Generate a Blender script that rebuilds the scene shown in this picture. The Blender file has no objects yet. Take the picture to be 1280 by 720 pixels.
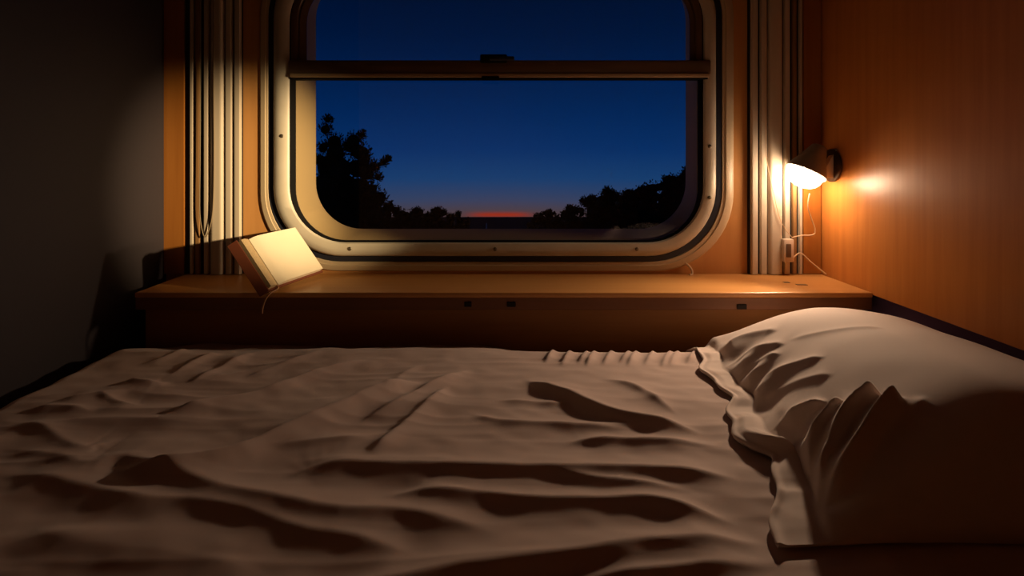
import bpy, bmesh, math, random
import numpy as np
from mathutils import Vector, Matrix
random.seed(7)
PI = math.pi
scene = bpy.context.scene
COL = scene.collection

# ------------------------------------------------------------------ frame of reference
F, CX, CY, EYE = 700.4, 628.0, 198.0, 1.05     # lens in pixels, level line of sight, eye height
WY = 1.70                                      # the window wall
XL, XR = -1.02, 0.966                          # side walls
BED, SHELF = EYE - 0.46, EYE - 0.35            # bed top, shelf top
SF = 1.46                                      # shelf front

def P(px, py, Y):
    return Vector(((px - CX) * Y / F, Y, EYE + (CY - py) * Y / F))
def onz(px, py, z):
    d = F * (EYE - z) / (py - CY)
    return ((px - CX) * d / F, d)

# ------------------------------------------------------------------ helpers
def link(name, bm, mat, parent=None, smooth=False, autosmooth=None):
    me = bpy.data.meshes.new(name)
    bmesh.ops.recalc_face_normals(bm, faces=bm.faces)
    bm.to_mesh(me); bm.free()
    o = bpy.data.objects.new(name, me)
    COL.objects.link(o)
    if mat: me.materials.append(mat)
    if smooth:
        for p in me.polygons: p.use_smooth = True
        if autosmooth:
            me.set_sharp_from_angle(angle=math.radians(autosmooth))
    if parent:
        o.parent = parent
        o.matrix_parent_inverse = parent.matrix_world.inverted()
    return o

def empty(name, loc):
    o = bpy.data.objects.new(name, None)
    o.location = loc; o.empty_display_size = 0.05
    COL.objects.link(o)
    o.matrix_world = Matrix.Translation(loc)
    return o

def tag(o, label=None, cat=None, group=None, kind=None):
    if label: o['label'] = label
    if cat: o['category'] = cat
    if group: o['group'] = group
    if kind: o['kind'] = kind
    return o

def box(bm, x0, x1, y0, y1, z0, z1, bev=0.0, seg=2):
    vs = [bm.verts.new((x, y, z)) for x in (x0, x1) for y in (y0, y1) for z in (z0, z1)]
    fs = [(0,1,3,2),(4,6,7,5),(0,4,5,1),(2,3,7,6),(0,2,6,4),(1,5,7,3)]
    faces = [bm.faces.new([vs[i] for i in f]) for f in fs]
    if bev > 0:
        es = list({e for f in faces for e in f.edges})
        bmesh.ops.bevel(bm, geom=es, offset=bev, segments=seg, affect='EDGES', profile=0.5)
    return bm

def B(*a, **k):
    return box(bmesh.new(), *a, **k)

def rr_loop(x0, x1, z0, z1, r, n=14, rb=None):
    r = max(r, 1e-4); q = r if rb is None else rb
    pts = []
    for (cx, cz, a0, r) in ((x1-r, z1-r, 0, r), (x0+r, z1-r, 90, r), (x0+q, z0+q, 180, q), (x1-q, z0+q, 270, q)):
        for i in range(n+1):
            a = math.radians(a0 + 90*i/n)
            pts.append((cx + r*math.cos(a), cz + r*math.sin(a)))
    return pts

def loft(loops, close=False):
    """loops: list of (points xz, y)"""
    bm = bmesh.new()
    rings = [[bm.verts.new((x, y, z)) for x, z in pts] for pts, y in loops]
    m = len(rings)
    for a in range(m if close else m-1):
        r0, r1 = rings[a], rings[(a+1) % m]
        n = len(r0)
        for i in range(n):
            bm.faces.new((r0[i], r0[(i+1) % n], r1[(i+1) % n], r1[i]))
    return bm

def rr_px(L, R, T, Bm, r, Y, rb=None):
    s = Y / F
    return (rr_loop((L-CX)*s, (R-CX)*s, EYE+(CY-Bm)*s, EYE+(CY-T)*s, r*s, rb=None if rb is None else rb*s), Y)

def tube(pts, rad, seg=8, closed=False, smooth_n=6):
    """swept tube through points (Catmull-Rom)"""
    P_ = [Vector(p) for p in pts]
    out = []
    n = len(P_)
    for i in range(n-1):
        p0, p1, p2, p3 = P_[max(i-1,0)], P_[i], P_[i+1], P_[min(i+2,n-1)]
        for k in range(smooth_n):
            t = k/smooth_n
            out.append(0.5*((2*p1)+(-p0+p2)*t+(2*p0-5*p1+4*p2-p3)*t*t+(-p0+3*p1-3*p2+p3)*t**3))
    out.append(P_[-1])
    bm = bmesh.new()
    rings = []
    up = Vector((0.3, 0.2, 1)).normalized()
    for i, p in enumerate(out):
        t = (out[min(i+1,len(out)-1)] - out[max(i-1,0)])
        if t.length < 1e-9: t = Vector((0,0,1))
        t.normalize()
        a = t.cross(up)
        if a.length < 1e-3: a = t.cross(Vector((1,0,0)))
        a.normalize(); b = t.cross(a).normalized()
        up = a.cross(t).normalized()
        rings.append([bm.verts.new(p + rad*(math.cos(2*PI*k/seg)*a + math.sin(2*PI*k/seg)*b)) for k in range(seg)])
    for r0, r1 in zip(rings, rings[1:]):
        for k in range(seg):
            bm.faces.new((r0[k], r0[(k+1)%seg], r1[(k+1)%seg], r1[k]))
    bm.faces.new(rings[0]); bm.faces.new(rings[-1][::-1])
    return bm

def lathe(profile, origin, axis, seg=28, cap=True):
    """profile: (radius, height along axis)"""
    q = Vector((0,0,1)).rotation_difference(Vector(axis).normalized())
    bm = bmesh.new(); rings = []
    for r, h in profile:
        rings.append([bm.verts.new(Vector(origin) + q @ Vector((max(r,1e-4)*math.cos(2*PI*k/seg), max(r,1e-4)*math.sin(2*PI*k/seg), h))) for k in range(seg)])
    for r0, r1 in zip(rings, rings[1:]):
        for k in range(seg):
            bm.faces.new((r0[k], r0[(k+1)%seg], r1[(k+1)%seg], r1[k]))
    if cap:
        bm.faces.new(rings[0][::-1]); bm.faces.new(rings[-1])
    return bm

# ------------------------------------------------------------------ materials
def mat(name, col, rough=0.5, metal=0.0, spec=0.5, noise=None, bump=None, emit=None, sheen=0.0):
    m = bpy.data.materials.new(name); m.use_nodes = True
    nt = m.node_tree; bs = nt.nodes['Principled BSDF']
    bs.inputs['Base Color'].default_value = (*col, 1)
    bs.inputs['Roughness'].default_value = rough
    bs.inputs['Metallic'].default_value = metal
    bs.inputs['Specular IOR Level'].default_value = spec
    if sheen: bs.inputs['Sheen Weight'].default_value = sheen
    if emit:
        bs.inputs['Emission Color'].default_value = (*emit[0], 1)
        bs.inputs['Emission Strength'].default_value = emit[1]
    if noise or bump:
        tc = nt.nodes.new('ShaderNodeTexCoord')
    if noise:                                  # (scale xyz, second colour, detail)
        mp = nt.nodes.new('ShaderNodeMapping'); mp.inputs['Scale'].default_value = noise[0]
        nz = nt.nodes.new('ShaderNodeTexNoise'); nz.inputs['Scale'].default_value = 1.0
        nz.inputs['Detail'].default_value = noise[2]; nz.inputs['Roughness'].default_value = 0.6
        cr = nt.nodes.new('ShaderNodeValToRGB')
        cr.color_ramp.elements[0].position = 0.32; cr.color_ramp.elements[1].position = 0.68
        cr.color_ramp.elements[0].color = (*noise[1], 1); cr.color_ramp.elements[1].color = (*col, 1)
        nt.links.new(tc.outputs['Object'], mp.inputs['Vector']); nt.links.new(mp.outputs[0], nz.inputs['Vector'])
        nt.links.new(nz.outputs['Fac'], cr.inputs['Fac']); nt.links.new(cr.outputs[0], bs.inputs['Base Color'])
    if bump:                                   # (scale xyz, strength, distance)
        mp = nt.nodes.new('ShaderNodeMapping'); mp.inputs['Scale'].default_value = bump[0]
        nz = nt.nodes.new('ShaderNodeTexNoise'); nz.inputs['Scale'].default_value = 1.0; nz.inputs['Detail'].default_value = 4
        bp = nt.nodes.new('ShaderNodeBump'); bp.inputs['Strength'].default_value = bump[1]; bp.inputs['Distance'].default_value = bump[2]
        nt.links.new(tc.outputs['Object'], mp.inputs['Vector']); nt.links.new(mp.outputs[0], nz.inputs['Vector'])
        nt.links.new(nz.outputs['Fac'], bp.inputs['Height']); nt.links.new(bp.outputs[0], bs.inputs['Normal'])
    return m

M = {}
M['panel'] = mat('cherry_laminate', (.62,.24,.055), .36, spec=.36, noise=((38,38,1.6),(.52,.185,.038),6))
M['backpanel'] = mat('warm_beech_laminate', (.60,.30,.10), .42, spec=.4, noise=((30,30,1.5),(.54,.255,.08),5))
M['shelf'] = mat('shelf_laminate', (.64,.31,.095), .33, spec=.45, noise=((1.5,34,34),(.57,.26,.076),5))
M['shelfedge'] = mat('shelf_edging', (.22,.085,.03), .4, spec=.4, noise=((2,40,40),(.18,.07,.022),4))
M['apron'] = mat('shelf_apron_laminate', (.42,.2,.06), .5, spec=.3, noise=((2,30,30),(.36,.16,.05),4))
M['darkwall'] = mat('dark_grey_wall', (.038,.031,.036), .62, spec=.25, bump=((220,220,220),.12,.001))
M['cream'] = mat('cream_moulding', (.60,.51,.40), .45, spec=.35, noise=((20,20,1),(.55,.46,.35),3))
M['brownstrip'] = mat('brown_moulding', (.30,.16,.06), .45, spec=.4)
M['orangestrip'] = mat('corner_strip_wood', (.42,.16,.03), .4, spec=.4, noise=((40,40,1.6),(.34,.12,.02),5))
M['groove'] = mat('shadow_gap_black', (.02,.014,.012), .6, spec=.2)
M['frame'] = mat('cream_window_frame', (.56,.51,.42), .4, spec=.4, noise=((9,9,9),(.51,.455,.36),4))
M['trim'] = mat('tan_window_trim', (.55,.43,.28), .4, spec=.4)
M['rubber'] = mat('blue_black_rubber', (.018,.02,.032), .45, spec=.4)
M['seal'] = mat('black_window_seal', (.005,.0045,.0045), .75, spec=.12)
M['bar'] = mat('dark_bronze_bar', (.15,.09,.052), .38, metal=.1, spec=.5)
M['barlip'] = mat('bronze_bar_lip', (.44,.30,.17), .35, metal=.1, spec=.5)
M['reflection'] = mat('reflection_jamb', (.42,.30,.145), .5, spec=.35)  # tan colour for the imitated reflection behind the pane
M['screw'] = mat('screw_steel', (.16,.13,.09), .4, metal=.7)
M['sheet'] = mat('cotton_sheet', (.62,.47,.415), .85, spec=.12, sheen=.15, noise=((5,5,5),(.58,.435,.38),3), bump=((900,900,900),.10,.0006))
M['pillow'] = mat('cotton_pillowcase', (.74,.60,.53), .85, spec=.12, sheen=.15, bump=((900,900,900),.10,.0006))
M['mattress'] = mat('mattress_ticking', (.2,.16,.14), .9, spec=.1)
M['navy'] = mat('navy_upholstery', (.085,.052,.115), .85, spec=.15, bump=((400,400,400),.2,.001))
M['paper'] = mat('book_paper', (.80,.70,.52), .8, spec=.15, noise=((6,6,6),(.77,.66,.48),3))
M['pageedge'] = mat('book_page_edges', (.60,.45,.26), .8, spec=.1, noise=((500,500,500),(.45,.32,.17),2))
M['cover'] = mat('book_cover_red_brown', (.16,.045,.022), .5, spec=.35)
M['ribbon'] = mat('bookmark_ribbon', (.34,.17,.08), .5, spec=.4)
M['hood'] = mat('lamp_hood_metal', (.33,.26,.20), .4, metal=0.1)
M['reflector'] = mat('lamp_reflector', (.70,.60,.48), .3, metal=.2)
M['bulb'] = mat('lamp_glass_lit', (.9,.85,.75), .3, emit=((1,.86,.68), 2.6))
M['glassrim'] = mat('lamp_glass_ribs', (.85,.8,.7), .15, emit=((1,.82,.60), 1.3))
M['plate'] = mat('lamp_wall_plate', (.07,.045,.03), .4, metal=.5)
M['cable'] = mat('cream_cable', (.70,.52,.34), .45, spec=.4)
M['cord'] = mat('dark_blind_cord', (.22,.16,.09), .6)
M['switch'] = mat('pale_switch', (.62,.50,.40), .35, spec=.5)
M['floor'] = mat('carpet_dark', (.03,.025,.025), .95, spec=.05)
M['ceil'] = mat('ceiling_cream', (.34,.30,.27), .8, spec=.1)
M['land'] = mat('dusk_field', (.075,.065,.042), .95, spec=.02, noise=((.05,.3,.3),(.045,.042,.028),4))
M['leaf'] = mat('dark_foliage', (.028,.034,.016), .9, spec=.05, noise=((2,2,2),(.016,.02,.010),3))
M['trunk'] = mat('dark_bark', (.025,.019,.013), .95, spec=.03)
M['post'] = mat('pale_marker_post', (.6,.56,.5), .7)

# lit ribbed lamp glass: glowing and partly see-through
def lit_glass(m, strength, through):
    nt = m.node_tree; bs = nt.nodes['Principled BSDF']; out = nt.nodes['Material Output']
    bs.inputs['Emission Strength'].default_value = strength
    mx = nt.nodes.new('ShaderNodeMixShader'); mx.inputs[0].default_value = through
    tr = nt.nodes.new('ShaderNodeBsdfTransparent')
    nt.links.new(bs.outputs[0], mx.inputs[1]); nt.links.new(tr.outputs[0], mx.inputs[2]); nt.links.new(mx.outputs[0], out.inputs[0])
lit_glass(M['bulb'], 2.3, .55); lit_glass(M['glassrim'], 1.5, .3)
# glass
g = bpy.data.materials.new('window_glass'); g.use_nodes = True
nt = g.node_tree; nt.nodes.clear()
out = nt.nodes.new('ShaderNodeOutputMaterial'); mx = nt.nodes.new('ShaderNodeMixShader')
tr = nt.nodes.new('ShaderNodeBsdfTransparent'); gl = nt.nodes.new('ShaderNodeBsdfGlossy'); gl.inputs['Roughness'].default_value = 0.02
fr = nt.nodes.new('ShaderNodeLayerWeight'); fr.inputs['Blend'].default_value = 0.5
pw = nt.nodes.new('ShaderNodeMath'); pw.operation = 'POWER'; pw.inputs[1].default_value = 4.0
mul = nt.nodes.new('ShaderNodeMath'); mul.operation = 'MULTIPLY_ADD'; mul.inputs[1].default_value = .55; mul.inputs[2].default_value = .035
nt.links.new(fr.outputs['Facing'], pw.inputs[0]); nt.links.new(pw.outputs[0], mul.inputs[0]); nt.links.new(mul.outputs[0], mx.inputs[0])
nt.links.new(tr.outputs[0], mx.inputs[1]); nt.links.new(gl.outputs[0], mx.inputs[2]); nt.links.new(mx.outputs[0], out.inputs[0])
M['glass'] = g

# ------------------------------------------------------------------ room shell
def struct(name, bm, m, **k):
    return tag(link(name, bm, m, **k), kind='structure')
ROOM_Y0, CEIL = -0.55, 2.35
struct('floor', B(XL-.06, XR+.06, ROOM_Y0-.06, WY+.10, -.06, 0), M['floor'])
struct('ceiling', B(XL-.06, XR+.06, ROOM_Y0-.06, WY+.10, CEIL, CEIL+.06), M['ceil'])
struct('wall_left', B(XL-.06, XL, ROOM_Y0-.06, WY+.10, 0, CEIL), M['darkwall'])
struct('wall_corridor', B(XL, XR, ROOM_Y0-.06, ROOM_Y0, 0, CEIL), M['backpanel'])
w = struct('wall_right', B(XR+.014, XR+.07, ROOM_Y0-.06, WY+.10, 0, CEIL), M['navy'])
wp = struct('wall_panel_right', B(XR, XR+.014, ROOM_Y0, WY, EYE-.357, CEIL, bev=.002), M['panel'])
# window wall: a plate with a rounded opening
hole = rr_px(326, 916, -76, 336, 96, WY)[0]
def outer_match(pts, x0, x1, z0, z1):
    n = len(pts)//4
    res = []
    cor = [(x1,z1),(x0,z1),(x0,z0),(x1,z0)]
    for c in range(4):
        for i in range(n):
            res.append(cor[c])
    return res
def plate_hole(x0, x1, z0, z1, hole, y0, y1):
    bm = bmesh.new()
    n = len(hole)
    def layer(y):
        hv = [bm.verts.new((x, y, z)) for x, z in hole]
        cv = [bm.verts.new((x, y, z)) for x, z in ((x1,z1),(x0,z1),(x0,z0),(x1,z0))]
        k = n//4
        for c in range(4):
            seg = hv[c*k:(c+1)*k]
            for a, b in zip(seg, seg[1:]):
                bm.faces.new((a, b, cv[c]))
            bm.faces.new((seg[-1], hv[((c+1)*k) % n], cv[(c+1)%4], cv[c]))
        return hv, cv
    h0, c0 = layer(y0); h1, c1 = layer(y1)
    for i in range(n):
        bm.faces.new((h0[i], h0[(i+1)%n], h1[(i+1)%n], h1[i]))
    for i in range(4):
        bm.faces.new((c0[i], c0[(i+1)%4], c1[(i+1)%4], c1[i]))
    return bm
struct('wall_window', plate_hole(XL, XR, 0, CEIL, hole, WY, WY+.05), M['backpanel'])

# vertical fluted mouldings on both sides of the window
def strip_bm(x0p, x1p, proud, z0, z1, rnd=True):
    """a vertical bar with a softly rounded face between two pixel columns of the wall"""
    Y = WY - proud
    s = WY / F
    x0, x1 = (x0p-CX)*s, (x1p-CX)*s
    bm = bmesh.new()
    n = 8
    prof = [(x0, WY)]
    for i in range(n+1):
        t = i/n
        e = (1-abs(2*t-1)**7)**0.5 if rnd else 1
        prof.append((x0+(x1-x0)*t, WY - proud*(0.70+0.30*e)))
    prof.append((x1, WY))
    lo = [bm.verts.new((x, y, z0)) for x, y in prof]
    hi = [bm.verts.new((x, y, z1)) for x, y in prof]
    m = len(prof)
    for i in range(m):
        bm.faces.new((lo[i], lo[(i+1)%m], hi[(i+1)%m], hi[i]))
    bm.faces.new(lo); bm.faces.new(hi[::-1])
    return bm
ZB = SHELF + .002
def moulding(name, base, strips):
    root = empty(name, ((sum(base)/2-CX)*WY/F, WY, SHELF))
    tag(root, kind='structure')
    link('backing', strip_bm(base[0], base[1], .006, ZB, CEIL, rnd=False), M['groove'], root)
    for a, b, pr, m in strips:
        link('flute', strip_bm(a, b, pr, ZB, CEIL), M[m], root, smooth=True, autosmooth=50)
    return root
moulding('trim_1', (233, 304), [(240.5,244.5,.016,'cream'),(246.5,252.5,.014,'brownstrip'),(258,264,.018,'cream'),
         (266.5,282.5,.022,'cream'),(284.5,293,.018,'cream'),(295.5,303.5,.018,'cream')])
moulding('trim_2', (934, 1000.5), [(936.5,945,.018,'cream'),(948,956.5,.016,'cream'),(958,975,.020,'cream'),
         (977.5,985,.016,'cream'),(988,993.5,.014,'brownstrip'),(996,1000,.016,'cream')])
struct('trim_3', strip_bm(XL*F/WY+CX, 232.5, .012, ZB, CEIL, rnd=False), M['orangestrip'])
struct('trim_4', strip_bm(1003, XR*F/WY+CX-1.5, .008, ZB, CEIL, rnd=False), M['orangestrip'])

# ------------------------------------------------------------------ window
wc = P(620, 130, WY)
win = tag(empty('window_1', wc), kind='structure')
link('outer_trim', loft([rr_px(325,917,-78,339,98,WY), rr_px(326,915,-77,338,97,WY-.007), rr_px(331,908,-72,332,93,WY-.009),
      rr_px(332,907,-71,331,92,WY-.006), rr_px(334.5,903.5,-69,328,91,WY-.006), rr_px(336,902,-68,326.5,90,WY)]), M['trim'], win, smooth=True, autosmooth=40)
link('gasket', loft([rr_px(335,903,-70,327.5,91,WY+.002), rr_px(336,902,-69,326.5,90,WY-.004), rr_px(341.5,896,-63,320.5,86,WY-.004), rr_px(343,894,-61,319,85,WY+.002)]), M['rubber'], win, smooth=True, autosmooth=40)
link('window_frame', loft([rr_px(342,895,-62,320,85,WY+.002), rr_px(342,895,-62,320,85,WY-.010), rr_px(344,893,-60,318,84,WY-.016),
      rr_px(350,888,-54,312,79,WY-.018), rr_px(359,881.5,-45,305,72,WY-.014), rr_px(362,879,-42,303,70,WY-.008), rr_px(362.5,878.5,-41.5,302.5,69,WY+.012)]), M['frame'], win, smooth=True, autosmooth=40)
link('seal', loft([rr_px(361,880,-43,304,70,WY-.004), rr_px(363,878,-41,302.5,69,WY-.008), rr_px(369,873,-35,300.5,65,WY-.002), rr_px(370,872,-34,300,64,WY+.016)]), M['seal'], win, smooth=True, autosmooth=40)
s2 = (WY+.02)/F
def pane(y0p, y1p, Y):
    bm = bmesh.new(); s = Y/F
    x0, x1 = (362-CX)*s, (880-CX)*s
    z0, z1 = EYE+(CY-y1p)*s, EYE+(CY-y0p)*s
    return box(bm, x0, x1, Y, Y+.004, z0, z1)
link('pane', pane(88, 306, WY+.016), M['glass'], win)
link('pane', pane(-46, 86, WY+.010), M['glass'], win)
link('sash_frame', loft([rr_px(362,879,-42,90,66,WY-.004,1), rr_px(364,877,-40,89,64,WY-.008,1), rr_px(371,870.5,-33,88,60,WY-.006,1),
      rr_px(373,869,-31,87,59,WY-.001,1), rr_px(375,867,-30,86,58,WY-.004,1), rr_px(383.5,862,-24,86,54,WY+.004,1), rr_px(384,861.5,-23.5,86,54,WY+.014,1)]), M['bar'], win, smooth=True, autosmooth=40)
link('reflection_jamb', loft([rr_px(364,878,-40,302,66,WY+.022), rr_px(372,871,-33,300,62,WY+.030), rr_px(394,858,-34,287,58,WY+.125), rr_px(395,857,-33,286,58,WY+.14),
      rr_px(330,920,-70,350,58,WY+.14), rr_px(330,920,-70,350,58,WY+.055)]), M['reflection'], win, smooth=True, autosmooth=40)  # solid ring behind the glass, added to imitate the room's reflection in it
def bar_px(x0,x1,y0,y1,Yf,Yb,bev=.002):
    a, b = P(x0,y1,Yf), P(x1,y0,Yf)
    return B(a.x, b.x, Yf, Yb, a.z, b.z, bev=bev)
link('crossbar', bar_px(360,889,75,92.5,WY-.022,WY+.008,.004), M['bar'], win, smooth=True, autosmooth=40)
lipo = link('crossbar_lip', bar_px(362,887,91.5,96.5,WY-.026,WY+.004,.0025), M['barlip'], win, smooth=True, autosmooth=40)
link('crossbar_seal', bar_px(364,885,96,99,WY-.018,WY+.014,.001), M['seal'], win)
lt = link('latch', bar_px(600,634,67.5,78,WY-.034,WY-.014,.004), M['seal'], win, smooth=True, autosmooth=40)
link('latch_lever', bar_px(612,643,70,75,WY-.046,WY-.030,.003), M['rubber'], lt, smooth=True, autosmooth=40)
link('latch_tab', bar_px(602,624,95,100,WY-.030,WY-.016,.002), M['seal'], lt, smooth=True, autosmooth=40)
for (px, py) in ((437,311),(619,311.5),(796,311.5),(887,247),(887,183),(352,170)):
    p = P(px, py, WY-.0175)
    bm = lathe([(.0058,0),(.0058,.0012),(.004,.0026),(.0008,.0028)], p, (0,-1,0), 16)
    sc = link('screw', bm, M['screw'], win, smooth=True, autosmooth=50)

# ------------------------------------------------------------------ shelf below the window
sx0, sx1 = -.957, XR-.002
sh = empty('window_shelf', (0, SF, SHELF-.045))
tag(sh, 'long orange wood shelf running under the window from wall to wall', 'shelf')
link('shelf_top', B(sx0, sx1, SF+.003, WY-.001, SHELF-.012, SHELF, bev=.001), M['shelf'], sh)
link('edge_lip', B(sx0, sx1, SF-.003, SF+.004, SHELF-.013, SHELF+.0005, bev=.003, seg=3), M['shelf'], sh, smooth=True, autosmooth=40)
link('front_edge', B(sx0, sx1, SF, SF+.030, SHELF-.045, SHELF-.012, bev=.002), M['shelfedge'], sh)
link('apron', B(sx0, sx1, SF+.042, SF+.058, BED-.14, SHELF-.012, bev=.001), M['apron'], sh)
for px, py, wd in ((639,380,11),(585,380,9),(927,383,12)):
    a = P(px, py, SF)
    link('catch', B(a.x-wd*SF/F/2, a.x+wd*SF/F/2, SF-.004, SF+.002, a.z-.007, a.z+.006, bev=.0015), M['groove'], sh)
for px, py, wd in ((1002,356,13),(983,353,7)):
    x, y = onz(px, py, SHELF)
    link('surface_plate', B(x-wd*y/F/2, x+wd*y/F/2, y-.006, y+.006, SHELF-.001, SHELF+.0012, bev=.0005), M['bar'], sh)

# small hook on the panel under the window
h0 = P(858, 331, WY)
hk = link('wall_hook', tube([h0+Vector((-.012,.001,.006)), h0+Vector((-.004,-.006,.005)), h0+Vector((.006,-.012,-.004)), h0+Vector((.012,-.014,-.016)), h0+Vector((.010,-.018,-.026)), h0+Vector((.002,-.022,-.026))], .0034, 8), M['cable'], smooth=True)
tag(hk, 'small beige hook on the wall panel below the window corner at right', 'hook')

# looped cord of the blind, left
yb = WY-.024
lc = link('blind_cord', tube([P(251,-40,yb),P(250.5,100,yb),P(250,200,yb),P(249.5,260,yb),P(252,285,yb),P(256,296,yb),P(261,288,yb),P(266,262,yb),P(267.5,200,yb),P(267,100,yb),P(267,-40,yb)], .0016, 6), M['cord'], smooth=True)
tag(lc, 'thin looped blind cord hanging down the cream moulding left of the window', 'cord')

# ------------------------------------------------------------------ bunk: base, mattress, sheet
BX0, BX1, BY0, BY1 = -0.955, XR-.004, 0.46, SF+.036
bunk = empty('bunk', (0, (BY0+BY1)/2, 0))
tag(bunk, 'built-in sleeping bunk with a mattress in front of the window shelf', 'bed')
link('base', B(BX0+.02, BX1-.02, BY0+.05, BY1-.01, 0, BED-.20, bev=.004), M['navy'], bunk)
link('mattress', B(BX0+.012, BX1-.012, BY0+.03, BY1-.004, BED-.20, BED-.085, bev=.03, seg=4), M['mattress'], bunk, smooth=True, autosmooth=60)

def smooth01(t):
    t = np.clip(t, 0, 1); return t*t*(3-2*t)
def ridge(X, Y, pts, h, wf, wn, taper=.10, pf=1.25, pn=1.05):
    """raised fold of cloth along a polyline; pts run left to right; wf far-side width, wn near-side width; h may vary per point"""
    pts = np.array(pts, float)
    hs = np.full(len(pts), h) if np.isscalar(h) else np.array(h, float)
    # densify
    best = np.full(X.shape, 1e9); side = np.zeros(X.shape); hh = np.zeros(X.shape); al = np.zeros(X.shape)
    L = np.concatenate([[0], np.cumsum(np.hypot(*np.diff(pts, axis=0).T))])
    for i in range(len(pts)-1):
        a, b = pts[i], pts[i+1]; d = b-a; l2 = d@d
        t = np.clip(((X-a[0])*d[0]+(Y-a[1])*d[1])/l2, 0, 1)
        qx, qy = a[0]+t*d[0], a[1]+t*d[1]
        dist = np.hypot(X-qx, Y-qy)
        cr = d[0]*(Y-a[1])-d[1]*(X-a[0])
        m = dist < best
        best = np.where(m, dist, best); side = np.where(m, np.sign(cr), side)
        hh = np.where(m, hs[i]+(hs[i+1]-hs[i])*t, hh); al = np.where(m, L[i]+t*np.sqrt(l2), al)
    w = np.where(side > 0, wf, wn)
    env = smooth01(al/taper)*smooth01((L[-1]-al)/taper) if taper > 0 else 1
    ws = w*(0.45+0.55*env)
    x = np.maximum(np.sqrt((best/ws)**2+.006)-.0775, 0)
    return hh*env*np.exp(-x**np.where(side > 0, pf, pn))

def spl(pts, k=5):
    p = np.array(pts, float); out = []
    n = len(p)
    for i in range(n-1):
        p0, p1, p2, p3 = p[max(i-1,0)], p[i], p[i+1], p[min(i+2,n-1)]
        for j in range(k):
            t = j/k
            out.append(.5*((2*p1)+(-p0+p2)*t+(2*p0-5*p1+4*p2-p3)*t*t+(-p0+3*p1-3*p2+p3)*t**3))
    out.append(p[-1]); return np.array(out)

def vnoise(X, Y, sx, sy, seed):
    rng = np.random.RandomState(seed); G = rng.rand(64, 64)
    x, y = X*sx+100, Y*sy+100
    xi, yi = np.floor(x).astype(int), np.floor(y).astype(int)
    fx, fy = x-xi, y-yi
    fx, fy = fx*fx*(3-2*fx), fy*fy*(3-2*fy)
    g = lambda a, b: G[a % 64, b % 64]
    return (g(xi,yi)*(1-fx)+g(xi+1,yi)*fx)*(1-fy)+(g(xi,yi+1)*(1-fx)+g(xi+1,yi+1)*fx)*fy-.5

FOLDS = [   # photo polyline, height, far width, near width
 ([(142,558),(213,556),(284,542),(356,515),(427,488),(480,467),(529,455)], .052, .026, .022),
 ([(187,520),(249,502),(320,486),(400,460),(460,445)], .015, .016, .018),
 ([(440,527),(500,500),(545,476),(590,456)], .015, .018, .02),
 ([(458,572),(507,527),(560,480)], .013, .016, .02),
 ([(0,543),(67,556),(111,570),(158,561),(222,583),(284,601),(356,617),(427,628),(498,629),(556,639),(631,655)], [.022,.024,.026,.034,.032,.028,.026,.025,.023,.018,.012], .050, .018),
 ([(0,582),(58,592),(116,603),(178,615),(231,617),(284,626),(338,641),(382,655),(444,664),(484,674),(529,686)], [.018,.022,.024,.024,.022,.021,.020,.019,.017,.014,.010], .038, .018),
 ([(-10,516),(30,521),(58,528),(80,541),(107,552),(124,547),(140,556)], [.012,.012,.026,.016,.018,.028,.012], .030, .015),
 ([(351,598),(382,580),(427,574),(480,576),(529,576),(618,580),(707,580),(796,580),(884,583),(930,586)], [.010,.020,.026,.026,.026,.026,.026,.024,.024,.024], .045, .016),
 ([(676,591),(742,600),(818,607),(875,612)], .010, .016, .012),
 ([(470,612),(529,607),(596,611),(662,619),(751,621),(809,621),(862,629),(930,638)], [.012,.022,.022,.024,.024,.026,.024,.022], .036, .016),
 ([(380,720),(493,711),(556,702),(640,694),(707,686),(773,676),(840,669),(920,662),(960,655)], [.012,.020,.026,.028,.028,.028,.028,.026,.026], .050, .018),
 ([(700,720),(796,711),(884,702),(970,692)], .018, .024, .014),
 ([(654,462),(672,473),(707,486),(760,507),(818,519),(884,530)], [.018,.026,.028,.030,.026,.024], .044, .015),
 ([(745,470),(780,477),(809,490),(853,518)], .010, .024, .012),
 ([(698,555),(729,547),(796,548),(858,550),(905,553)], .014, .030, .014),
 ([(582,512),(613,524),(653,529),(707,531),(796,536)], .008, .018, .012),
 ([(617,500),(680,504),(720,508)], .006, .014, .010),
 ([(330,560),(400,552),(470,548)], .006, .02, .012),
 ([(30,645),(90,668),(160,676),(260,690),(340,712)], .016, .050, .03),
 ([(60,500),(110,494),(170,484)], .010, .022, .014), ([(20,512),(70,508),(120,512)], .010, .02, .014),
 ([(150,470),(190,476),(215,470)], .014, .02, .014), ([(120,490),(160,502),(185,498)], .010, .018, .012),
 ([(210,466),(250,446),(280,432)], .010, .02, .012), ([(235,478),(275,456),(320,436)], .008, .02, .012),
 ([(170,452),(205,446),(240,430)], .008, .02, .012),
 ([(300,470),(360,452),(410,436)], .006, .02, .012),
 ([(480,498),(500,470),(530,455)], .005, .02, .012),
]
for k in range(11):        # gathered hem by the shelf
    x = 690 + k*17 + (k*37 % 11)
    FOLDS.append(([(x-10, 452+(k*13 % 5)), (x-2, 441), (x+5, 430)], .010, .009, .008))
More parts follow.
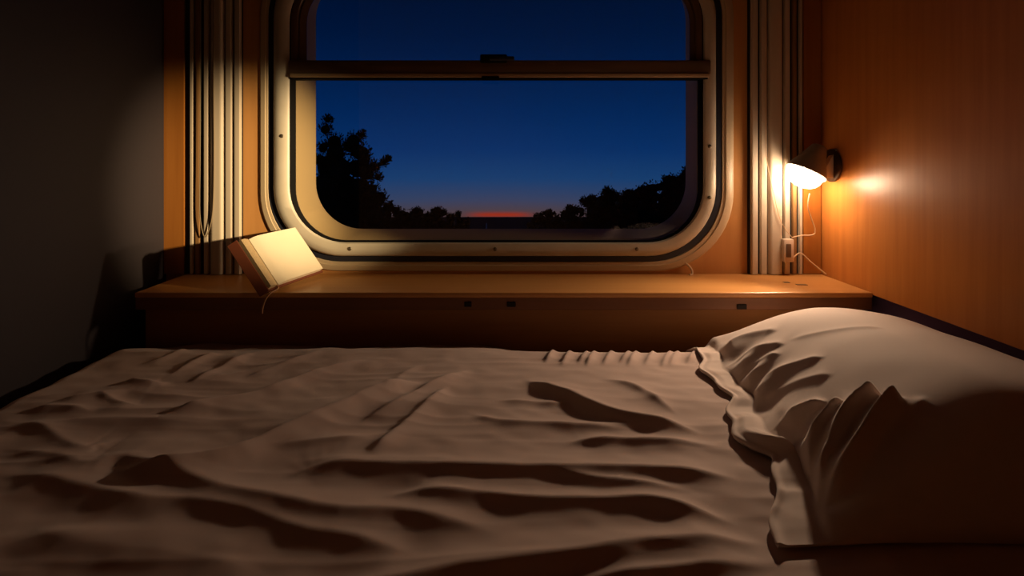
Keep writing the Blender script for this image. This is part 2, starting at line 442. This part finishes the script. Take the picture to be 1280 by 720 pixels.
# grid: flat part in plan plus a skirt that turns down over front and left edges
GX, GY = 540, 330
skirt = .16
us = np.linspace(BX0-skirt, BX1, GX); vs = np.linspace(BY0-skirt, BY1-.002, GY)
U, V = np.meshgrid(us, vs)
H = np.zeros_like(U)
for pts, h, wf, wn in FOLDS:
    hm = np.mean(h)
    pp = [onz(px, max(py, 425), BED+hm*.8) for px, py in pts]
    pp = spl(pp, 4)
    if not np.isscalar(h):
        h = np.interp(np.linspace(0, 1, len(pp)), np.linspace(0, 1, len(h)), h)
    tl = .05 if len(pts) <= 3 else .09
    DF = 1 - .50*smooth01((.35-U)/1.1)
    H += (DF*.76 if hm > .0155 else .9)*ridge(U, V, pp, h, wf*.75, wn*1.12, tl, 1.1, 1.3)
A1 = U*.79+V*.62; A2 = -U*.62+V*.79
H += .0055*(.5-np.abs(vnoise(A1, A2, 3.2, 15, 8))*2)*smooth01((.25-U)/.4)*smooth01((V-.95)/.2)
H += .0055*(.5-np.abs(vnoise(U+.15*V, V, 2.4, 13, 9))*2)*smooth01((1.2-V)/.2)
H += .0075*(.5-np.abs(vnoise(U-.5*V, V, 6, 17, 12))*2)*smooth01((-.45-U)/.2)
H += .0016*(.5-np.abs(vnoise(U+.2*V, V, 3.0, 34, 17))*2) + .008*vnoise(U, V, 5, 6, 1) + .0045*vnoise(U, V, 14, 20, 2)*smooth01((-U+.1)/.6) + .002*vnoise(U, V, 30, 44, 3)
H = .045*np.tanh(H/.045)
# mattress shoulder at the back
SB = .25 + .75*smooth01((U+.05)/.15)
H -= (.035+.030*SB)*smooth01((V-1.29)/(BY1-1.29))**1.4
def turn(d, r=.045):
    """distance past the edge -> (horizontal, drop)"""
    d = np.maximum(d, 0); q = r*PI/2
    a = np.minimum(d/r, PI/2)
    return r*np.sin(a), r*(1-np.cos(a)) + np.maximum(d-q, 0)
ex, dx = turn(BX0+.045-U); ey, dy = turn(BY0+.045-V)
SX = np.where(U < BX0+.045, BX0+.045-ex, U); SY = np.where(V < BY0+.045, BY0+.045-ey, V)
SX = np.maximum(SX, XL+.004)
fade = np.exp(-(dx+dy)/.05)
SZ = BED + H*fade - np.maximum(dx, dy)
SY = np.where(V < BY0, SY + .012*np.sin(U*26)*np.minimum(dy/.1, 1), SY)
def grid_obj(name, X, Y, Z, m, parent=None):
    ny, nx = X.shape
    verts = np.stack([X, Y, Z], -1).reshape(-1, 3)
    idx = np.arange(nx*ny).reshape(ny, nx)
    faces = np.stack([idx[:-1,:-1], idx[:-1,1:], idx[1:,1:], idx[1:,:-1]], -1).reshape(-1, 4)
    me = bpy.data.meshes.new(name); me.from_pydata(verts.tolist(), [], faces.tolist()); me.update()
    for p in me.polygons: p.use_smooth = True
    o = bpy.data.objects.new(name, me); COL.objects.link(o); me.materials.append(m)
    if parent: o.parent = parent; o.matrix_parent_inverse = parent.matrix_world.inverted()
    return o
sheet = grid_obj('bed_sheet', SX, SY, SZ, M['sheet'])
tag(sheet, 'rumpled pale cotton sheet spread over the bunk, creased in long folds', 'bed sheet')

# ------------------------------------------------------------------ pillow
def sheet_h(x, y):
    fx = np.clip((x-us[0])/(us[1]-us[0]), 0, GX-1.001); fy = np.clip((y-vs[0])/(vs[1]-vs[0]), 0, GY-1.001)
    i, j = fx.astype(int), fy.astype(int); a, b = fx-i, fy-j
    return (H[j,i]*(1-a)+H[j,i+1]*a)*(1-b)+(H[j+1,i]*(1-a)+H[j+1,i+1]*a)*b

def pillow():
    n = 210
    u = np.linspace(-1, 1, n); v = np.linspace(-1, 1, n)
    U, V = np.meshgrid(u, v)
    FLp, NLp, NRp, FRp = np.array((.462,1.415)), np.array((.318,.652)), np.array((.955,.615)), np.array((.957,1.405))
    a = (U+1)/2; b = (V+1)/2
    PX = (1-b)*((1-a)*NLp[0]+a*NRp[0]) + b*((1-a)*FLp[0]+a*FRp[0])
    PY = (1-b)*((1-a)*NLp[1]+a*NRp[1]) + b*((1-a)*FLp[1]+a*FRp[1])
    # edges drawn in a little between the corners
    PX += .022*(1-V**2)*np.clip(-U, 0, 1)**3
    PY += .020*(1-U**2)*np.clip(-V, 0, 1)**3 - .015*(1-U**2)*np.clip(V, 0, 1)**3
    un = np.clip((U+.80)/1.80*2-1, -1, 1)           # body begins after the flange
    gu = np.where(un < 0, (np.clip(1-np.abs(un)**1.7,0,1))**.95, np.clip(1-np.abs(un)**3.0,0,1)**.62)
    gv = np.where(V < 0, (1-np.abs(V)**6.5), (1-np.abs(V)**5.0))
    gv = np.clip(gv, 0, 1)**.60
    body = gu*gv
    T = .136*body*(1-.17*V)
    seam = .046*smooth01((U-.2)/.8)*(1-.5*np.abs(V)**3)      # the right seam stands up against the wall
    fl = 1-smooth01((U+.86)/.14)                     # flange weight
    wr = np.zeros_like(U)
    W = [([(965,552),(990,530),(1040,505)], .014, .016, .010),
         ([(1003,615),(1012,575),(1035,535),(1062,512)], .024, .020, .008),
         ([(1012,650),(1028,595),(1062,530),(1110,498)], .030, .020, .008),
         ([(1026,646),(1064,590),(1095,540),(1132,500)], .032, .020, .008),
         ([(885,448),(925,427),(975,416)], .006, .022, .014),
         ([(895,465),(930,446),(985,432)], .007, .018, .012),
         ([(938,486),(985,463),(1035,450)], .0065, .018, .012),
         ([(948,502),(990,484),(1045,472)], .0055, .018, .012),
         ([(900,478),(940,458),(980,446)], .006, .014, .010),
         ([(985,428),(1040,416),(1110,414)], .0025, .016, .010),
         ([(985,668),(1004,651),(1028,652),(1044,690)], .016, .014, .008),
         ([(1140,520),(1150,505),(1160,497)], .006, .02, .012)]
    Z0 = BED + .004 + np.maximum(T, seam)
    QX = CX + F*PX/PY; QY = CY + F*(EYE-Z0)/PY
    def on_pillow(px, py):
        k = np.argmin((QX-px)**2+(QY-py)**2)
        return PX.flat[k], PY.flat[k]
    for pts, h, wf, wn in W:
        pp = spl([on_pillow(px, py) for px, py in pts], 5)
        wr += ridge(PX, PY, pp, h*1.1, wf*.85, wn, .03, 1.05, 1.4)
    # radial puckers along the left seam
    s = PY
    wr += .009*np.sin(s*70+2*np.sin(s*17))*np.exp(-((un+.93)/.16)**2)*(1-V**6)
    wr += .0060*np.sin(s*88+1.3+3*np.sin(s*13))*np.exp(-((U-.96)/.09)**2)*(1-V**6)
    wr += .004*vnoise(PX, PY, 12, 12, 5)*body
    ripple = smooth01((U+1)/.10)*(.012*np.abs(np.sin(s*21+.6)) + .006*np.sin(s*55) + .050*np.where(s > .86, np.exp(-((s-.86)/.05)**2), np.exp(-((s-.86)/.014)**2)))
    PX = PX + fl*(.022*smooth01((.87-s)/.03)*smooth01((s-.62)/.12) + .012*np.sin(s*24+1) + .006*np.sin(s*61))*(1-V**4)
    base = BED + sheet_h(PX, PY)*fl + (1-fl)*.002
    top = base + .007 + np.maximum(T, seam) + wr*np.clip(body*3.5+.30*(1-fl), 0, 1) + .45*fl*ripple*np.clip((1-np.abs(V))/.08, 0, 1)
    ridge_edge = np.exp(-((U+.985)/.02)**2)
    top += .004*ridge_edge
    edge = np.maximum(np.abs(U), np.abs(V))
    bot = BED + sheet_h(PX, PY) + .004 + seam*.9*smooth01((U-.55)/.45) + .45*fl*ripple*np.clip((1-np.abs(V))/.08, 0, 1)
    thick = np.clip((1-edge)/.03, 0, 1)
    bot = np.minimum(bot, top-.0025*thick)
    bot = np.where(edge > .999, top, bot)
    N = n*n
    idx = np.arange(N).reshape(n, n)
    vt = np.stack([PX, PY, top], -1).reshape(-1, 3); vb = np.stack([PX, PY, bot], -1).reshape(-1, 3)
    f1 = np.stack([idx[:-1,:-1], idx[:-1,1:], idx[1:,1:], idx[1:,:-1]], -1).reshape(-1, 4)
    f2 = (f1 + N)[:, ::-1]
    me = bpy.data.meshes.new('pillow')
    me.from_pydata(np.concatenate([vt, vb]).tolist(), [], np.concatenate([f1, f2]).tolist())
    bm = bmesh.new(); bm.from_mesh(me)
    bmesh.ops.remove_doubles(bm, verts=bm.verts, dist=1e-5)
    bm.to_mesh(me); bm.free()
    for p in me.polygons: p.use_smooth = True
    o = bpy.data.objects.new('pillow', me); COL.objects.link(o); me.materials.append(M['pillow'])
    return o
tag(pillow(), 'large plump pale pillow with a flanged edge leaning against the right wall', 'pillow')

# ------------------------------------------------------------------ open book leaning on the shelf
e_ = Vector((.062,.165,.006)); LE = .170
g_ = Vector((-.097,.035,.123)); LG = .158
e_.normalize(); g_ = (g_ - e_*g_.dot(e_)).normalized(); n_ = e_.cross(g_).normalized()   # n: out of the open page
B0 = Vector((-.580, 1.470, SHELF+.021))
book = empty('open_book', (B0.x, B0.y, SHELF))
tag(book, 'open book with blank cream page and red-brown cover leaning on the shelf', 'book')
def Q(a, b, c): return B0 + e_*a + g_*b + n_*c
def slab(loop, b0, b1):
    """prism: loop of (a, c) extruded along the gutter direction b0..b1"""
    bm = bmesh.new()
    lo = [bm.verts.new(Q(a, b0, c)) for a, c in loop]; hi = [bm.verts.new(Q(a, b1, c)) for a, c in loop]
    m = len(loop)
    for i in range(m): bm.faces.new((lo[i], lo[(i+1)%m], hi[(i+1)%m], hi[i]))
    bm.faces.new(lo); bm.faces.new(hi[::-1])
    return bm
# right half: top page curves down into the gutter
N_ = 14
curve = [(LE*t, .001 + (-.010)*(1-min(t/.16,1))**2 + .0015*math.sin(PI*t)) for t in [i/N_ for i in range(N_+1)]]
loop = curve + [(LE-.001, -.011), (0.0, -.014)]
link('page_block', slab(loop, .004, LG-.004), M['paper'], book, smooth=True, autosmooth=35)
# left half: folded towards the shelf edge, rounded pages then the cover board
left = []
for i in range(9):
    t = i/8
    left.append((-.002-.030*t, -.009 + .011*math.sin(PI*min(t*1.1,1)*.55) - .004*t))
loopL = left + [(-.034,-.020), (-.004,-.018)]
link('left_pages', slab(loopL, .004, LG-.004), M['pageedge'], book, smooth=True, autosmooth=35)
cov = [(LE+.006,-.0115),(LE+.006,-.0145),(.0,-.0185),(-.030,-.0235),(-.046,-.036),(-.049,-.033),(-.0365,-.0185),(-.034,-.0125),(-.030,-.0185),(0,-.0142)]
covb = [(LE+.007,-.0112),(LE+.007,-.0142),(.0,-.0185),(-.030,-.0255),(-.048,-.035),(-.051,-.033),(-.037,-.012),(-.0345,-.0115),(-.0345,-.0205),(0,-.0150)]
link('cover', slab(covb, -.002, LG+.002), M['cover'], book)
rb = [Q(-.004,.004,-.010), Q(-.008,-.006,-.010), B0+Vector((-.014,-.030,-.016)), B0+Vector((-.024,-.040,-.030)), B0+Vector((-.031,-.041,-.050)), B0+Vector((-.033,-.041,-.066))]
bmr = tube(rb, .0022, 8)
link('ribbon', bmr, M['ribbon'], book, smooth=True)

# ------------------------------------------------------------------ reading lamp on the right wall
LP = P(1008, 215, 1.62)
lamp = empty('reading_lamp', (XR, 1.63, LP.z))
tag(lamp, 'lit reading lamp with a dark conical hood mounted on the right wood wall', 'lamp')
axh = Vector((-.45,.02,-.89)).normalized()
hl = .082
apex = LP - axh*hl
pz_ = P(1045, 207, 1.62).z
link('wall_plate', lathe([(.001,0),(.044,0),(.048,.003),(.048,.008),(.040,.013),(.001,.013)], (XR-.0005, 1.635, pz_), (-1,0,0), 36), M['plate'], lamp, smooth=True, autosmooth=40)
link('hood', lathe([(.012,-.004),(.020,.0),(.034,hl*.42),(.047,hl*.75),(.0545,hl*.96),(.056,hl*1.0),(.054,hl*1.0),(.045,hl*.74),(.031,hl*.42),(.012,.006)], apex, axh, 40), M['hood'], lamp, smooth=True, autosmooth=40)
bm = bmesh.new()
tri = [P(1046,186,1.612), P(1025,222,1.612), P(1043,223,1.612), P(1048,205,1.612)]
fr_ = [bm.verts.new(v) for v in tri]; bk_ = [bm.verts.new(v+Vector((.002,.024,0))) for v in tri]
for k in range(4): bm.faces.new((fr_[k], fr_[(k+1)%4], bk_[(k+1)%4], bk_[k]))
bm.faces.new(fr_); bm.faces.new(bk_[::-1])
link('bracket', bm, M['reflector'], lamp)
link('bulb', lathe([(.030,hl*.62),(.042,hl*.86),(.0475,hl*1.0),(.049,hl*1.10),(.047,hl*1.25),(.041,hl*1.38),(.030,hl*1.49),(.016,hl*1.55),(.001,hl*1.565)], apex, axh, 36), M['bulb'], lamp, smooth=True)
bm = bmesh.new()
q = Vector((0,0,1)).rotation_difference(axh)
for k in range(16):
    a = 2*PI*k/16
    c = apex + axh*(hl*1.03) + q @ Vector((.0485*math.cos(a), .0485*math.sin(a), 0))
    bmesh.ops.create_icosphere(bm, subdivisions=2, radius=.0068, matrix=Matrix.Translation(c))
link('glass_ring', bm, M['glassrim'], lamp, smooth=True)
tip = apex + axh*(hl*1.38)
YC = WY-.026
link('cable', tube([P(1012,242,1.63), P(1010,258,1.64), P(1014,272,1.65), P(1019,287,1.655), P(1016,293.5,1.66), P(1001,294.5,1.665), P(990,297,YC)], .0017, 8), M['cable'], lamp, smooth=True)
link('cable', tube([P(957.5,-30,YC), P(957.5,120,YC), P(957.5,190,YC), P(962,218,YC), P(968,245,YC), P(976,276,YC), P(990,297,YC)], .0011, 8), M['cable'], lamp, smooth=True)
sw = link('inline_switch', bar_px(980,993,299,328,YC-.012,YC+.008,.004), M['switch'], lamp, smooth=True, autosmooth=40)
link('switch_rocker', bar_px(983.5,989.5,305,322,YC-.016,YC-.010,.002), M['bar'], sw, smooth=True, autosmooth=40)
link('cable', tube([P(987,327,YC), P(994,320,YC-.004), P(1001,316.5,1.668), P(1012,326,1.665), P(1024,336,1.66), P(1033,343,1.655)], .0020, 8), M['cable'], lamp, smooth=True)

# ------------------------------------------------------------------ outside: falling land, trees, dusk sky
bm = bmesh.new()
n = 40
rows = []
for j in range(n+1):
    y = 4 + 500*(j/n)**2
    row = []
    for i in range(n+1):
        x = (i/n*2-1)*(14+y*1.5)
        z = EYE - 2.3 - .100*y + .12*math.sin(x*.35+y*.2)*min(1, y/20)
        row.append(bm.verts.new((x, y, z)))
    rows.append(row)
for j in range(n):
    for i in range(n):
        bm.faces.new((rows[j][i], rows[j][i+1], rows[j+1][i+1], rows[j+1][i]))
tag(link('ground_field', bm, M['land'], smooth=True), kind='structure')
def land_z(y): return EYE - 2.3 - .100*y

def tree(name, label, px, ytop, Y, wpx, seed, cat='tree', group=None, feather=False):
    """crown of many small leaf clumps on a trunk, standing on the field"""
    rnd = random.Random(seed)
    top = P(px, ytop, Y); zg = land_z(Y) - .1
    hgt = top.z - zg; wid = wpx*Y/F
    root = empty(name, (top.x, Y, zg))
    tag(root, label, cat, group)
    bm = bmesh.new()
    blobs = []
    nb = 46 if feather else 34
    for k in range(nb):
        t = (k+rnd.random())/nb
        zz = hgt*(.10+.86*t)
        spread = wid*.5*(1-t**2.6)**.6 if not feather else wid*.5*(1-t)**.55
        a = rnd.random()*2*PI; r = spread*math.sqrt(rnd.random())*.85
        rad = min(wid*.5, hgt*.5)*(.24+.16*rnd.random())*(1-.5*t)
        blobs.append((Vector((top.x+r*math.cos(a), Y+r*math.sin(a)*.55, zg+zz-rad*.4)), rad))
    blobs.append((Vector((top.x, Y, top.z-wid*.10)), wid*.10))
    for c, rad in blobs:
        bmesh.ops.create_icosphere(bm, subdivisions=2, radius=rad*.82, matrix=Matrix.Translation(c) @ Matrix.Diagonal((1,1,.9 if not feather else 1.3,1)))
    for v in bm.verts:
        v.co += Vector((rnd.uniform(-1,1), rnd.uniform(-1,1), rnd.uniform(-1,1)))*wid*.025
    # leaf sprays around each clump
    nl = 90 if feather else 60
    for c, rad in blobs:
        for _ in range(nl):
            d = Vector((rnd.gauss(0,1), rnd.gauss(0,1), rnd.gauss(0,1))).normalized()
            p = c + d*rad*rnd.uniform(.75, 1.18)
            s = wid*rnd.uniform(.010, .028)
            if feather: d = (d + Vector((.3,0,.9))).normalized()
            a = d.cross(Vector((rnd.random(), rnd.random(), rnd.random()))).normalized()
            L = s*(2.6 if feather else 1.5)
            q = [p, p+d*L*.5+a*s*.5, p+d*L, p+d*L*.5-a*s*.5]
            bm.faces.new([bm.verts.new(x) for x in q])
    me_o = link('foliage', bm, M['leaf'], root)
    link('trunk', lathe([(wid*.06,-.2),(wid*.045,hgt*.3),(wid*.03,hgt*.7),(.01,hgt*.9)], (top.x, Y, zg), (0,0,1), 8), M['trunk'], root, smooth=True)
    return root
FEA = [(412,150,5),(410,163,7),(414,178,9),(404,185,7),(420,192,12),(433,182,8),(442,176,8),(449,168,5),(447,190,10),(408,208,14),(428,212,15),(446,210,12),(456,200,8),(462,216,9),(470,208,7),(479,203,5),(486,199,3),(474,221,5),
       (410,232,16),(432,236,17),(452,234,13),(464,238,9),(470,250,10),(412,258,17),(434,260,18),(456,260,15),(472,266,12),(415,284,18),(440,286,18),(464,286,14),(398,200,6),(400,240,8),(398,268,9)]
def feathery():
    rnd = random.Random(3); Y = 15.0; s = Y/F
    base = P(428, 300, Y); zg = land_z(Y)-.1
    root = empty('feathery_tree', (base.x, Y, zg))
    tag(root, 'tall dark feathery tree with upright shoots outside at the left of the window', 'tree')
    bm = bmesh.new()
    for px, py, r in FEA:
        c = P(px, py, Y); c.y += rnd.uniform(-.35, .35); rad = r*s*(1.22 if r > 7 else 1)
        geo = bmesh.ops.create_icosphere(bm, subdivisions=2, radius=rad*.8, matrix=Matrix.Translation(c))
        for v in geo['verts']: v.co += Vector((rnd.uniform(-1,1), rnd.uniform(-1,1), rnd.uniform(-1,1)))*rad*.12
        for _ in range(60+int(r*14)):
            d = Vector((rnd.gauss(0,1), rnd.gauss(0,1), rnd.gauss(0,1))).normalized()
            p = c + d*rad*rnd.uniform(.7, 1.15)
            d = (d + Vector((.35,0,.75))).normalized()
            a = d.cross(Vector((rnd.random(), rnd.random(), rnd.random()))).normalized()
            L = rnd.uniform(.05, .11); sw_ = L*.20
            bm.faces.new([bm.verts.new(x) for x in (p, p+d*L*.5+a*sw_, p+d*L, p+d*L*.5-a*sw_)])
    link('foliage', bm, M['leaf'], root)
    link('trunk', lathe([(.13,-.2),(.10,1.2),(.06,2.6),(.02,3.6)], (base.x-.1, Y, zg), (0,0,1), 9), M['trunk'], root, smooth=True)
    tt = P(479, 203, Y)
    link('branch', tube([(base.x, Y, zg+1.3), P(450,230,Y), P(466,214,Y), tt], .02, 6), M['trunk'], root, smooth=True)
feathery()
bush = [(486,250,19,80),(522,259,42,70),(548,258,50,60),(572,264,60,44),(502,262,33,70)]
blab = ['rounded dark bush at the foot of the feathery tree', 'low dark hedge bush right of the feathery tree', 'low dark hedge tree left of the red glow', 'small dark bush next to the red glow on the horizon', 'low bush in front of the dark hedge by the feathery tree']
for (px, yt, Y, wp_), lb in zip(bush, blab):
    tree('bush', lb, px, yt, Y, wp_, px, 'bush', 'bushes along the field edge')
hz = [(686,262,84,60),(712,256,72,66),(737,243,62,70),(760,233,54,76),(786,237,74,90),(808,231,64,90),(836,218,47,96),(862,208,40,96),(800,252,34,110),(850,240,28,120)]
hl_ = ['lowest dark tree right of the red glow at dusk', 'second dark tree right of the red glow', 'dark tree rising between the low hedge and the round crown', 'dark round-crowned tree in the middle of the right tree line',
       'dark tree just right of the round crown', 'dark tree before the tall right end of the tree line', 'tall dark tree second from the right window edge', 'tallest dark tree at the right window edge',
       'dark tree standing in front of the right tree line', 'dark wide tree nearest the window at lower right']
for (px, yt, Y, wp_), lb in zip(hz, hl_):
    tree('woodland_tree', lb, px, yt, Y, wp_, px+int(Y), 'tree', 'dark trees along the right horizon')
pp = P(608, 292, 14)
po = link('marker_post', lathe([(.022,0),(.022,.34),(.016,.37),(.001,.375)], (pp.x, 14, land_z(14)-.02), (0,0,1), 12), M['post'], smooth=True, autosmooth=40)
pz = P(608, 277, 14).z - land_z(14)
po.data.transform(Matrix.Translation((0,0,land_z(14)))@Matrix.Diagonal((1,1,pz/.36,1))@Matrix.Translation((0,0,-land_z(14))))
tag(po, 'thin pale marker post in the dark field at the middle of the window', 'post')

wd = bpy.data.worlds.new('dusk_sky'); scene.world = wd; wd.use_nodes = True
nt = wd.node_tree; bg = nt.nodes['Background']
tc = nt.nodes.new('ShaderNodeTexCoord'); sp = nt.nodes.new('ShaderNodeSeparateXYZ')
nt.links.new(tc.outputs['Generated'], sp.inputs[0])
def mth(op, a, b=None):
    n = nt.nodes.new('ShaderNodeMath'); n.operation = op
    for i, x in enumerate((a, b)):
        if x is None: continue
        if isinstance(x, (int, float)): n.inputs[i].default_value = x
        else: nt.links.new(x, n.inputs[i])
    return n.outputs[0]
hyp = mth('SQRT', mth('ADD', mth('MULTIPLY', sp.outputs[0], sp.outputs[0]), mth('MULTIPLY', sp.outputs[1], sp.outputs[1])))
tanE = mth('DIVIDE', sp.outputs[2], mth('MAXIMUM', hyp, .001))
fac = mth('DIVIDE', mth('ADD', tanE, .105), .405)      # 0 at the land's horizon
cr = nt.nodes.new('ShaderNodeValToRGB'); nt.links.new(fac, cr.inputs[0])
def lin(c): return tuple(((x/255)/12.92 if x/255 <= .04045 else ((x/255+.055)/1.055)**2.4) for x in c)
stops = [(0,(74,58,60)),(.03,(68,63,74)),(.075,(52,66,97)),(.17,(24,62,110)),(.30,(8,48,102)),(.46,(2,38,88)),(.64,(1,28,70)),(.80,(0,21,57)),(1,(0,15,45))]
el = cr.color_ramp.elements
while len(el) < len(stops): el.new(.5)
for e, (p, c) in zip(el, stops): e.position = p; e.color = (*lin(c), 1)
# red afterglow low in the north
azx = mth('DIVIDE', sp.outputs[0], mth('MAXIMUM', sp.outputs[1], .05))
gx = mth('POWER', 2.718, mth('MULTIPLY', mth('POWER', mth('DIVIDE', mth('ADD', azx, .004), .052), 4.0), -1.0))
gz = mth('POWER', 2.718, mth('MULTIPLY', mth('POWER', mth('DIVIDE', mth('ADD', tanE, .1005), .0045), 2.0), -1.0))
gz2 = mth('POWER', 2.718, mth('MULTIPLY', mth('POWER', mth('DIVIDE', mth('ADD', tanE, .098), .028), 2.0), -1.0))
gx2 = mth('POWER', 2.718, mth('MULTIPLY', mth('POWER', mth('DIVIDE', azx, .16), 2.0), -1.0))
mixc = nt.nodes.new('ShaderNodeMix'); mixc.data_type = 'RGBA'
nt.links.new(mth('MULTIPLY', gx2, mth('MULTIPLY', gz2, .12)), mixc.inputs[0])
nt.links.new(cr.outputs[0], mixc.inputs[6]); mixc.inputs[7].default_value = (*lin((120,66,50)), 1)
mix2 = nt.nodes.new('ShaderNodeMix'); mix2.data_type = 'RGBA'
nt.links.new(mth('MULTIPLY', gx, gz), mix2.inputs[0])
nt.links.new(mixc.outputs[2], mix2.inputs[6]); mix2.inputs[7].default_value = (*lin((150,46,28)), 1)
nt.links.new(mix2.outputs[2], bg.inputs['Color']); bg.inputs['Strength'].default_value = 1.0

# ------------------------------------------------------------------ light of the reading lamp, and an added spot
WARM = (1.0, .71, .47)
def light(name, kind, loc, power, col, rad, target=None, angle=None, blend=.5):
    ld = bpy.data.lights.new(name, kind); ld.energy = power; ld.color = col; ld.shadow_soft_size = rad
    o = bpy.data.objects.new(name, ld); o.location = loc; COL.objects.link(o)
    if kind == 'SPOT':
        ld.spot_size = math.radians(angle); ld.spot_blend = blend
        o.rotation_euler = (Vector(target)-Vector(loc)).to_track_quat('-Z', 'Y').to_euler()
    return o
light('lamp_glow', 'POINT', tip, 2.9, WARM, .026)
light('lamp_flood', 'SPOT', tip+axh*.001, 31.0, WARM, .030, (-.05, .85, BED), 100, 1.0)
light('lamp_beam', 'SPOT', tip+axh*.002, 14.0, (1,.70,.38), .020, (-.75, 1.58, EYE-.15), 40, 1.0)
# added spot without a fixture, out of view, for the yellowish light at left
light('added_fill_spot', 'SPOT', (.93, .80, EYE+.08), 290.0, (1,.72,.38), .02, (-.68, 1.68, EYE-.075), 23, 1.0)

# ------------------------------------------------------------------ camera
cam = bpy.data.cameras.new('camera'); co = bpy.data.objects.new('camera', cam); COL.objects.link(co)
co.location = (0, 0, EYE); co.rotation_euler = (PI/2, 0, 0)
cam.sensor_width = 36; cam.lens = F/1280*36
cam.shift_x = (640-CX)/1280; cam.shift_y = (CY-360)/1280
cam.clip_start = .02; cam.clip_end = 2000
scene.camera = co
vs_ = scene.view_settings
vs_.view_transform = 'Standard'; vs_.look = 'None'; vs_.gamma = 1; vs_.use_curve_mapping = False; vs_.exposure = 0.0
